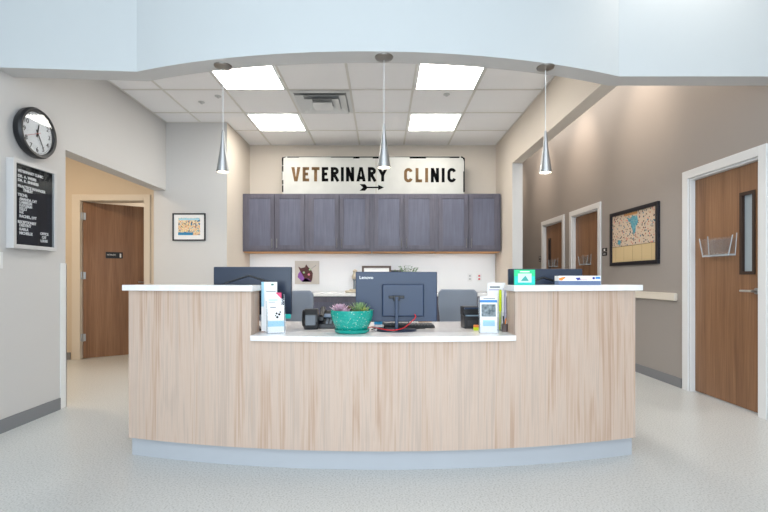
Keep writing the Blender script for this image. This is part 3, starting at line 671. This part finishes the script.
mb_ = mat('beige_carved_wood', (190, 178, 158), .6, var=15, vscale=30)
MB().box(-.11, .11, -.05, .05, 0, .03).box(-.05, .09, -.04, .04, .03, .05).build('base', mb_, t, bevel=.008)
MB().lathe([(.03, .045), (.018, .06), (.016, .17), (.03, .19)], 14, c=(.02, 0, 0)).build('post', M_greyp, t, smooth=True)
m = MB(); m.lathe([(.01, .18), (.045, .20), (.05, .225), (.035, .26), (.028, .28), (.034, .31), (.015, .33)], 14, c=(.03, 0, 0)); m.build('head', mb_, t, smooth=True)

# ------------------------------------------------------------------ monitors
def monitor(nm, lab, x, y, z0, W, Hh, stand, style, rz=0):
    t = thing(nm, lab, 'monitor', (x, y, T), rz, 'computer monitors on the reception desk')
    b0 = z0-T; m_ = M_mon if style == 0 else M_mon2
    bx('back_shell', m_, t, -W/2, W/2, -.012, .016, b0, b0+Hh, bevel=.005)
    bx('screen', M_screen, t, -W/2+.008, W/2-.008, .016, .018, b0+.02, b0+Hh-.008)
    if style == 0:
        bx('rear_housing', m_, t, -.094, .18, -.04, -.012, b0+.035, b0+Hh-.08, bevel=.008)
        textmesh('logo', 'Lenovo', .028, M_lw, t, (-W/2+.024, -.0135, b0+Hh-.047), width=.09, bold=.0004)
        sx = stand
        m = MB(); m.box(sx-.05, sx+.05, -.062, -.038, b0+.155, b0+.172); m.box(sx-.02, sx+.02, -.075, -.038, b0+.14, b0+.172); m.build('stand_hinge', M_black, t, bevel=.003)
        m = MB(); m.box(sx-.010, sx+.010, -.078, -.062, .012, b0+.165); m.build('stand_neck', M_mon, t, bevel=.003)
        m = MB(); m.lathe([(.13, 0), (.132, .006), (.12, .012), (.001, .013)], 40, c=(0, 0, 0), caps=False); o = m.build('stand_base', M_mon2, t, smooth=True); o.scale = (1, .75, 1); o.location = (sx, -.04, 0)
    else:
        # raised chevron seam and lower back shell
        zc = b0+Hh-.058
        m = MB(); m.ribbon([(-W*.34, zc-.05), (-.02, zc), (W*.30, zc-.055)], .008, -.039, -.011); m.build('chevron_seam', M_black, t)
        m = MB(); m.prism([(-W*.34, zc-.055), (-.02, zc-.006), (W*.30, zc-.06), (W*.30, b0+.06), (-W*.34, b0+.06)], -.035, -.011, 'y'); m.build('rear_housing', m_, t, bevel=.004)
        m = MB(); m.box(-.03, .03, -.06, -.035, .01, b0+.18); m.build('stand_neck', M_black, t, bevel=.004)
        m = MB(); m.lathe([(.12, 0), (.122, .006), (.11, .012), (.001, .013)], 40, caps=False); o = m.build('stand_base', M_black, t, smooth=True); o.scale = (1, .8, 1); o.location = (.0, -.03, 0)
    return t
monitor('computer_monitor', 'dark blue monitor seen from behind in the middle of the desk, on a round foot', (396.3-382)/F*3.0, 3.0, .853, .535, .328, 0.0, 0)
monitor('computer_monitor', 'dark monitor behind the left counter with angled seam on its back', (253-382)/F*3.07, 3.07, .893, .525, .322, 0, 1)
monitor('computer_monitor', 'dark monitor behind the right counter with angled seam on its back', (545-382)/F*3.08, 3.08, .880, .50, .322, 0, 1)
t = bx('sticky_note', M_tealp, None, -.02, .02, -.001, .001, 0, .03); t.location = ((288-382)/F*3.04, 3.03, .870); tag(t, 'turquoise sticky note at the bottom corner of the left monitor', 'sticky note')

# ------------------------------------------------------------------ office chairs
def chair(lab, x, y, rz, W, zt):
    t = thing('office_chair', lab, 'chair', (x, y, 0), rz, 'grey office chairs behind the desk')
    s = MB()      # backrest: curved panel; front of chair faces -y, back at +y ... back visible to the room side
    n = 12; fr_ = []; 
    zs = [.60, .70, .80, .90, zt-.03, zt]
    V = []
    for z_ in zs:
        wz = W/2*(.80+.20*min(1, (z_-.60)/.3)) - (.03 if z_ == zt else 0)
        yy = .20+.06*(z_-.6)
        V.append([s.bm.verts.new(Vector((wz*(-1+2*i/n), yy+.03*(1-(-1+2*i/n)**2)-.02, z_))) for i in range(n+1)])
    for a, b in zip(V, V[1:]):
        for i in range(n): s.bm.faces.new((a[i], a[i+1], b[i+1], b[i]))
    o = s.build('backrest', M_chair, t, smooth=True); sd = o.modifiers.new('s', 'SOLIDIFY'); sd.thickness = .03; sd.offset = 0; bv = o.modifiers.new('b', 'BEVEL'); bv.width = .01; bv.segments = 3
    MB().box(-W/2, W/2, -.27, .2, .44, .52).build('seat', M_chair, t, bevel=.03)
    MB().tube([(0, .05, .42), (0, .26, .46), (0, .27, .70)], .022, 8).build('back_support', M_chairp, t, smooth=True)
    for sx in (-1, 1):
        a = MB(); a.tube([(sx*(W/2+.0), .02, .45), (sx*(W/2+.04), .02, .48), (sx*(W/2+.04), .02, .66)], .014, 8); a.box(sx*(W/2+.04)-.03, sx*(W/2+.04)+.03, -.12, .12, .66, .685); a.build('armrest', M_chairp, t, bevel=.004)
    MB().tube([(0, 0, .10), (0, 0, .44)], .025, 12).build('gas_column', M_black, t, smooth=True)
    for k in range(5):
        a = 2*PI*k/5+.3; l = MB(); l.tube([(0, 0, .11), (.29*math.cos(a), .29*math.sin(a), .075)], .024, 8, .014); lg = l.build('base_leg', M_chairp, t)
        w_ = MB(); w_.M = Matrix.Translation((.29*math.cos(a), .29*math.sin(a), .03)) @ Matrix.Rotation(a, 4, 'Z') @ Matrix.Rotation(PI/2, 4, 'X'); w_.lathe([(.03, -.02), (.03, .02)], 14); w_.build('caster', M_black, lg)
    return t
# sitting side faces the desk, so the backrest is on the far side
chair('grey mesh office chair partly hidden by the left monitor', (288-382)/F*4.15, 3.95, .1, .50, 1.025)
chair('grey mesh office chair right of the centre monitor, turned sideways', .625, 4.0, -.35, .36, 1.035)

# ------------------------------------------------------------------ teal planter
px_, py_ = (352-382)/F*2.86, 2.86
pp = thing('succulent_planter', 'mottled teal bowl of green and purple succulents on the low counter', 'potted plant', (px_, py_, T))
m = MB(); m.lathe([(.092, .022), (.106, .040), (.124, .08), (.132, .112), (.133, .143), (.126, .143), (.126, .115), (.10, .06), (.07, .03), (.001, .03)], 48, caps=False); m.build('bowl', M_teal, pp, smooth=True)
MB().lathe([(.095, 0), (.108, .008), (.110, .024), (.098, .024), (.09, .014), (.001, .014)], 40, caps=False).build('saucer', M_teal2, pp, smooth=True)
MB().lathe([(.001, .115), (.118, .115), (.122, .122), (.001, .126)], 32, caps=False).build('soil', M_soil, pp)
def rosette(c, n, L, up0, up1, w, name, m_, curl=.0):
    o = MB()
    for k in range(n):
        f_ = k/n; a = k*2.39996; up = up0+(up1-up0)*f_; l = L*(1-.35*f_)
        d = Vector((math.cos(a)*math.cos(up), math.sin(a)*math.cos(up), math.sin(up))); sd_ = Vector((-math.sin(a), math.cos(a), 0)); nn = d.cross(sd_)
        prev = None; rings = []
        for s_, ww in ((0, .55), (.35, 1), (.7, .75), (.92, .3), (1, .02)):
            p_ = c+d*l*s_+Vector((0, 0, curl*s_*s_*l)); hw = w*ww
            rings.append([o.bm.verts.new(p_+sd_*hw), o.bm.verts.new(p_+nn*hw*.35), o.bm.verts.new(p_-sd_*hw), o.bm.verts.new(p_-nn*hw*.35)])
        for A, B in zip(rings, rings[1:]):
            for i in range(4): o.bm.faces.new((A[i], A[(i+1) % 4], B[(i+1) % 4], B[i]))
        o.bm.faces.new(rings[0]); 
    return o.build(name, m_, pp, smooth=True)
rosette(Vector((.045, -.01, .125)), 40, .095, .15, 1.4, .0065, 'spiky_aloe', M_aloe, .1)
rosette(Vector((.075, -.03, .122)), 16, .06, .3, 1.3, .006, 'small_aloe', M_aloe2, .1)
rosette(Vector((-.075, -.02, .125)), 26, .078, .25, 1.35, .013, 'purple_rosette', M_rose, .15)
rosette(Vector((-.04, -.05, .122)), 20, .05, .2, 1.3, .010, 'small_rosette', M_rose, .15)
rosette(Vector((-.015, .03, .125)), 18, .06, .3, 1.4, .009, 'brown_rosette', mat('brown_succulent_leaf', (120, 92, 70), .5, var=15, vscale=30), .1)

# ------------------------------------------------------------------ desk devices
t = thing('label_printer', 'rounded black desktop printer left of the teal planter', 'printer', ((311-382)/F*3.08, 3.09, T), .12)
m = MB(); m.prism([(-.07, 0), (.07, 0), (.075, .05), (.06, .10), (.02, .135), (-.03, .135), (-.065, .10), (-.078, .05)], -.045, .05, 'x'); m.build('body', M_black, t, bevel=.008)
m = MB(); m.prism([(-.079, .03), (-.070, .09), (-.074, .095), (-.084, .03)], -.035, .03, 'x'); m.build('front_cover', mat('glossy_grey_plastic', (52, 60, 70), .15), t)
m = MB(); m.M = Matrix.Translation((-.045, 0, .07)) @ Matrix.Rotation(-PI/2, 4, 'Y'); m.lathe([(.055, 0), (.06, .006), (.05, .014), (.001, .015)], 24, caps=False); m.build('side_cap', M_blackm, t, smooth=True)
t = thing('desk_phone', 'black desk phone between the rounded printer and the teal planter', 'phone', ((330-382)/F*3.16, 3.17, T))
m = MB(); m.prism([(-.09, 0), (.08, 0), (.08, .11), (.05, .115), (-.09, .03)], -.075, .075, 'x'); m.build('body', M_black, t, bevel=.004)
m = MB(); m.box(-.05, .05, -.02, .02, 0, .003); o = m.build('display', mat('phone_display', (110, 126, 146), .2), t); o.location = (.01, -.02, .082); o.rotation_euler = (.55, 0, 0)
m = MB(); m.tube([(-.055, -.06, .075), (-.055, .05, .13)], .016, 10); m.box(-.072, -.038, -.085, -.045, .055, .08); m.box(-.072, -.038, .03, .07, .105, .135); m.build('handset', M_black, t, smooth=False)
k_ = MB()
for i in range(4):
    for j in range(4): k_.box(-.02+.024*i, -.004+.024*i, -.085+.014*j, -.076+.014*j, .032+.007*j, .042+.007*j)
k_.build('keypad', M_greyp, t)
t = thing('receipt_printer', 'boxy black printer with slot right of the centre monitor', 'printer', ((470-382)/F*3.14, 3.14, T), .05)
bx('lower_body', M_black, t, -.052, .052, -.06, .06, 0, .085, bevel=.004); bx('upper_body', M_black, t, -.055, .055, -.04, .06, .085, .148, bevel=.006)
bx('lid', M_mon, t, -.052, .052, -.062, .05, .132, .142); bx('paper_tray', mat('pale_blue_grey_plastic', (120, 142, 160), .35), t, -.042, .042, -.066, -.04, .085, .092); bx('front_label', M_chairp, t, -.03, .03, -.062, -.06, .02, .055)
t = thing('sticky_pad', 'small yellow and white pad at the foot of the boxy printer', 'note pad', ((476.5-382)/F*2.98, 2.99, T)); bx('pad', M_lime, t, -.016, .016, -.014, .014, 0, .02); bx('top_sheet', M_orange, t, -.016, .016, -.014, .014, .02, .034)
t = thing('keyboard', 'black keyboard behind the centre monitor stand', 'keyboard', ((411-382)/F*3.15, 3.17, T))
bx('case', M_blackm, t, -.19, .16, -.065, .065, 0, .018, bevel=.003)
m = MB()
for i in range(16):
    for j in range(5): m.box(-.183+.0212*i, -.165+.0212*i, -.058+.0235*j, -.038+.0235*j, .018, .024)
m.build('keys', M_black, t)
t = thing('desk_stand', 'small open black frame showing under the centre monitor', 'stand', ((396-382)/F*3.07, 3.09, T+.024))
m = MB(); m.box(-.092, -.084, -.004, .06, 0, .074); m.box(.084, .092, -.004, .06, 0, .074); m.box(-.084, .084, -.004, .004, .062, .074); m.box(-.084, .084, -.004, .06, 0, .010); m.build('frame', M_black, t); t.location.z = T+.0255
t = thing('note_pad', 'small bright blue pad left of the centre monitor foot', 'note pad', ((378-382)/F*3.2, 3.38, T)); bx('pad', M_blue, t, -.03, .03, -.03, .03, 0, .03); bx('sheet', M_paper, t, -.03, .03, -.03, .03, .03, .032)
t = thing('paper_pad', 'white papers with an orange top sheet under the right of the centre monitor', 'papers', ((420-382)/F*3.3, 3.36, T), .1); bx('pages', M_paper, t, -.075, .075, -.06, .06, 0, .022); bx('top_sheet', mat('pale_orange_paper', (232, 190, 150), .6), t, -.01, .08, -.065, .04, .022, .028)
c = MB(); P = []
ctrl = [(-.12, 3.02, .005), (-.07, 3.0, .02), (-.02, 2.90, .022), (.04, 2.84, .018), (.09, 2.85, .018), (.14, 2.90, .026), (.18, 2.915, .055), (.215, 2.925, .09), (.21, 2.94, .11)]
def cr(p0, p1, p2, p3, t_):
    return tuple(.5*((2*b)+(-a+c_)*t_+(2*a-5*b+4*c_-d)*t_*t_+(-a+3*b-3*c_+d)*t_**3) for a, b, c_, d in zip(p0, p1, p2, p3))
for i in range(len(ctrl)-1):
    q = [ctrl[max(0, i-1)], ctrl[i], ctrl[i+1], ctrl[min(len(ctrl)-1, i+2)]]
    for k in range(8): P.append(cr(*q, k/8))
P = [(x_, y_, z_+T) for x_, y_, z_ in P]; c.tube(P, .0035, 8)
tag(c.build('red_cable', M_red, None, smooth=True), 'red cable looping across the foot of the centre monitor', 'cable')
c = MB(); P = [(-.07+.35*k/24, 2.98+.03*math.sin(k*.5), T+.004+.012*abs(math.sin(k*.35))) for k in range(25)]; c.tube(P, .003, 6)
tag(c.build('black_cable', M_black, None, smooth=True), 'thin black cable lying behind the red cable', 'cable')

# ------------------------------------------------------------------ brochure holders and brochures
hx_, hy_ = (276-382)/F*2.86, 2.85
RZ = .28
hd = thing('brochure_holder', 'clear tiered acrylic holder standing against the left counter', 'brochure holder', (hx_, hy_, T), RZ)
m = MB(); m.box(-.055, .055, -.055, -.052, 0, .085); m.box(-.055, .055, -.002, .001, 0, .15); m.box(-.055, .055, .048, .051, 0, .21); m.box(-.055, .055, -.052, .048, 0, .003); m.build('panels', M_acr, hd)
m = MB(); 
for s_ in (-1, 1): m.prism([(-.055, 0), (.051, 0), (.051, .24), (.02, .20), (-.002, .16), (-.03, .13), (-.055, .09)], s_*.055-.0015, s_*.055+.0015, 'x')
m.build('side_panel', M_acr, hd)
for s_ in (-1, 1): MB().tube([(s_*.055, -.055, 0), (s_*.055, -.055, .088), (s_*.055, .051, .238)], .0022, 6).build('side_edge', M_edge, hd)
MB().tube([(-.055, -.055, .002), (.055, -.055, .002)], .003, 6).build('front_edge', M_edge, hd)
def brochure(lab, dx, dy, hgt, bits, base=T+.006, lean=-.06, W_=.098, org=(hx_, hy_), rz=RZ, grp='brochures in the left holder', nm='brochure'):
    v_ = Matrix.Rotation(rz, 3, 'Z') @ Vector((dx, dy, 0))
    t = thing(nm, lab, 'brochure', (org[0]+v_.x, org[1]+v_.y, base), rz, grp); t.rotation_euler = (lean, 0, rz)
    bx('sheet', M_paper, t, -W_/2, W_/2, -.002, .002, 0, hgt)
    for (n_, m_, x0, x1, z0, z1) in bits: bx(n_, m_, t, x0*W_-W_/2, x1*W_-W_/2, -.003, -.002, z0*hgt, z1*hgt)
    return t
t = brochure('front white brochure with black spots and pale blue foot in the left holder', 0, -.044, .17, [('printed_band', M_ltblue, .0, 1, .22, .42), ('printed_foot', M_paper, 0, 1, 0, .2), ('printed_text', M_greyp, .15, .5, .9, .93)])
m = MB()
for (a, b_, r_) in ((.004, .118, .006), (.020, .112, .007), (.008, .095, .007), (.026, .126, .005), (-.002, .105, .004)):
    m.M = Matrix.Translation((a, -.002, b_)) @ ROT; m.lathe([(.0005, 0), (r_, 0), (r_, .0015), (.0005, .0015)], 12)
m.build('printed_spots', M_ink, t)
t = brochure('middle white brochure with a pink corner in the left holder', -.012, .012, .245, [('printed_text', M_ltblue, .2, .75, .80, .82), ('printed_line', M_greyp, .2, .6, .75, .76)])
m = MB(); m.prism([(.012, .245), (.049, .245), (.049, .205)], -.0032, -.002, 'y'); m.build('pink_corner', M_pinkp, t)
t = brochure('tallest rear brochure with a small green mark in the left holder', -.036, .060, .312, [('printed_strip', M_ltblue, 0, .16, .5, 1), ('printed_mark', mat('dark_green_print', (40, 110, 90), .5), .62, .78, .93, .96), ('printed_line', M_greyp, .3, .9, .80, .81)], lean=-.03)
t = thing('pen', 'orange item leaning in the gap between left counter and brochure holder', 'pen', ((262.5-382)/F*2.93, 2.935, T)); m = MB(); m.tube([(0, 0, 0), (.0, .01, .12)], .008, 8); m.build('barrel', mat('orange_red_plastic', (214, 84, 48), .5), t); m = MB(); m.tube([(0, .01, .12), (0, .012, .135)], .006, 8); m.build('cap', M_orange, t)

gx_, gy_ = (489-382)/F*2.83, 2.85
t = thing('brochure_stand', 'clear acrylic stand on the low counter by the right counter', 'brochure holder', (gx_, gy_, T), -.08)
m = MB(); m.box(-.058, .058, -.035, -.032, .0, .07); m.box(-.058, .058, .025, .028, 0, .22); m.box(-.058, .058, -.032, .025, 0, .003); m.box(-.058, -.055, -.035, .028, 0, .10); m.box(.055, .058, -.035, .028, 0, .10); m.build('panels', M_acr, t)
for s_ in (-1, 1): MB().tube([(s_*.057, -.034, 0), (s_*.057, -.034, .07), (s_*.057, .026, .22)], .002, 6).build('side_edge', M_edge, t)
t = brochure('white flyer with blue band and grey animal photo in the right stand', 0, -.026, .225, [('blue_band', M_midblue, 0, 1, .83, .90), ('printed_text', M_greyp, .2, .9, .93, .95), ('animal_photo', mat('grey_fur_print', (112, 124, 130), .7, var=38, vscale=55), .08, .92, .44, .78), ('printed_paragraph', M_ltblue, .15, .85, .18, .34)], base=T+.004, lean=-.10, org=(gx_, gy_), rz=-.08, grp='papers in the right stand', W_=.104)
ox_, oy_ = (497-382)/F*3.0, 2.985
t = thing('magazine_holder', 'white upright document holder behind the flyer stand', 'document holder', (ox_, oy_, T), 0)
bx('back_plate', M_paper, t, -.062, .058, .022, .026, 0, .312); bx('front_plate', M_acr, t, -.058, .058, -.03, -.027, 0, .12); bx('base_plate', M_acr, t, -.058, .058, -.03, .022, 0, .004)
bx('printed_heading', M_greyp, t, -.045, .02, .0205, .022, .278, .288); bx('printed_rule', mat('lilac_print', (170, 160, 200), .6), t, -.05, .03, .0205, .022, .262, .268)
for k, (dx, hh_, mm, lab) in enumerate([(.030, .255, M_paper, 'white leaflet standing edge-on nearest the lime pen'), (.046, .272, mat('lilac_paper', (206, 204, 226), .6), 'pale lilac leaflet standing at the right of the document holder')]):
    q = bx('leaflet', mm, None, -.006, .006, -.02, .018, 0, hh_); q.location = (ox_+dx, oy_, T+.005); tag(q, lab, 'leaflet', 'papers in the right stand')
t = thing('marker_pen', 'lime yellow pen standing among the leaflets beside the right counter', 'pen', (ox_+.012, oy_-.008, T+.005)); m = MB(); m.tube([(0, 0, 0), (.003, .0, .12)], .005, 8); m.build('barrel', M_lime, t); m = MB(); m.tube([(.003, 0, .12), (.004, 0, .26)], .0085, 8); m.build('cap', M_lime, t)
t = thing('pen_cup', 'short dark cup of small items behind the flyer by the right counter', 'cup', ((504-382)/F*2.92, 2.905, T)); MB().lathe([(.018, 0), (.02, .05), (.017, .05), (.015, .006), (.001, .006)], 16, caps=False).build('cup', mat('smoke_brown_plastic', (96, 84, 82), .4), t, smooth=True); m = MB(); m.tube([(0, 0, .01), (.008, 0, .085)], .004, 6); m.build('pen', M_orange, t); m = MB(); m.tube([(0, 0, .01), (-.008, .005, .10)], .004, 6); m.build('pen', M_blackm, t)
# right counter: card and box
t = thing('tabletop_sign', 'small green bordered card standing on the right counter', 'card', ((524.5-382)/F*2.84, 2.84, TC), 0)
bx('border', M_greenp, t, -.065, .065, -.004, .004, 0, .096); bx('lower_border', M_tealp, t, -.063, .063, -.005, -.004, 0.002, .055); bx('card_face', mat('pale_mint_print', (206, 232, 228), .6), t, -.042, .042, -.006, -.005, .016, .072)
m = MB(); m.prism([(-.024, .026), (.024, .026), (.016, .04), (.004, .058), (-.010, .045)], -.0075, -.006, 'y'); m.build('printed_figure', mat('teal_figure_print', (70, 168, 160), .6), t); bx('printed_title', M_paper, t, -.03, .03, -.0055, -.004, .08, .087)
t = thing('leaflet_box', 'low white box with orange and blue print on the right counter', 'box', ((578-382)/F*2.88, 2.89, TC), 0)
t.scale = (.94, 1, 1)
bx('tray', mat('blue_grey_card', (104, 124, 158), .6), t, -.14, .14, -.035, .035, 0, .026); bx('lid', M_paper, t, -.14, .14, -.036, .035, .026, .058)
m = MB(); m.prism([(-.138, .030), (-.12, .028), (-.095, .046), (-.10, .052), (-.138, .044)], -.0375, -.036, 'y'); m.build('orange_mark', M_orange, t)
m = MB(); m.prism([(-.03, .045), (.0, .047), (.005, .034), (-.015, .030)], -.0375, -.036, 'y'); m.box(.085, .10, -.0375, -.036, .036, .05); m.build('navy_mark', M_navyp, t); bx('printed_text', mat('pale_pink_print', (220, 196, 200), .6), t, .0, .05, -.0375, -.036, .032, .038); bx('printed_line', M_midblue, t, .105, .135, -.0375, -.036, .038, .052)

# ------------------------------------------------------------------ light
def area(name, loc, rot, sx, sy, e, c):
    l = bpy.data.lights.new(name, 'AREA'); l.shape = 'RECTANGLE'; l.size = sx; l.size_y = sy; l.energy = e; l.color = c
    o = bpy.data.objects.new(name, l); col.objects.link(o); o.location = loc; o.rotation_euler = rot; return o
for i, (a, b) in enumerate(wins):      # daylight through the three front windows
    area('daylight', ((a+b)/2, -4.3, 2.0), (PI/2+.2, 0, 0), b-a, 3.3, 78*(b-a)/1.6, (.80, .91, 1.0))
def spot(name, loc, e, c, size, blend, rot=(0, 0, 0), r=.04):
    l = bpy.data.lights.new(name, 'SPOT'); l.energy = e; l.color = c; l.spot_size = size; l.spot_blend = blend; l.shadow_soft_size = r
    o = bpy.data.objects.new(name, l); col.objects.link(o); o.location = loc; o.rotation_euler = rot; return o
for p_ in pos: spot('pendant_bulb', (p_[0], p_[1], 2.664-.77), 8, (1, .86, .68), 1.7, .8)
for y_ in (5.2, 6.9, 8.6, 10.2):
    q = spot('wall_washer', (2.25, y_, 3.95), 42, (1, .82, .66), 1.1, 1.0, r=.06); q.rotation_euler = (Vector((3.1, y_+.1, 3.1))-q.location).to_track_quat('-Z', 'Y').to_euler()
area('corridor_fill', (2.5, 6.5, 4.06), (0, 0, 0), .6, 6.5, 42, (1, .91, .82))  # added warm fill, unseen, lifts the upper part of the taupe corridor wall
for y_ in (1.6, 3.2): spot('front_downlight', (2.3, y_, 4.05), 40, (1, .9, .8), 2.0, .8)
area('corridor_panel', (-4.4, 4.6, 3.08), (0, 0, 0), .6, .6, 36, (1, .80, .58))
area('room_panel', (-4.4, 8.0, 3.08), (0, 0, 0), .6, .6, 22, (1, .9, .76))
for x_ in (-1.2, 1.2): area('front_ceiling_light', (x_, -.8, 4.07), (0, 0, 0), 1.2, .6, 25, (.95, .97, 1))
area('backsplash_fill', (-.15, YB-.2, 1.505), (0, 0, 0), 3.4, .05, 1.8, (.95, .97, 1))  # added weak fill without a fixture, brightens the backsplash
w = bpy.data.worlds.new('world'); scn.world = w; w.use_nodes = True
w.node_tree.nodes['Background'].inputs['Color'].default_value = (.72, .85, 1, 1); w.node_tree.nodes['Background'].inputs['Strength'].default_value = 1.0

# ------------------------------------------------------------------ camera
cam = bpy.data.cameras.new('camera'); co = bpy.data.objects.new('camera', cam); col.objects.link(co)
co.location = (0, 0, H); co.rotation_euler = (PI/2, 0, 0)
cam.sensor_width = 36; cam.lens = F/768*36; cam.shift_x = 2/768; cam.shift_y = 22/768; cam.clip_start = .05
scn.camera = co
vs = scn.view_settings; vs.view_transform = 'Standard'; vs.look = 'None'; vs.gamma = 1; vs.use_curve_mapping = False; vs.exposure = 0.5
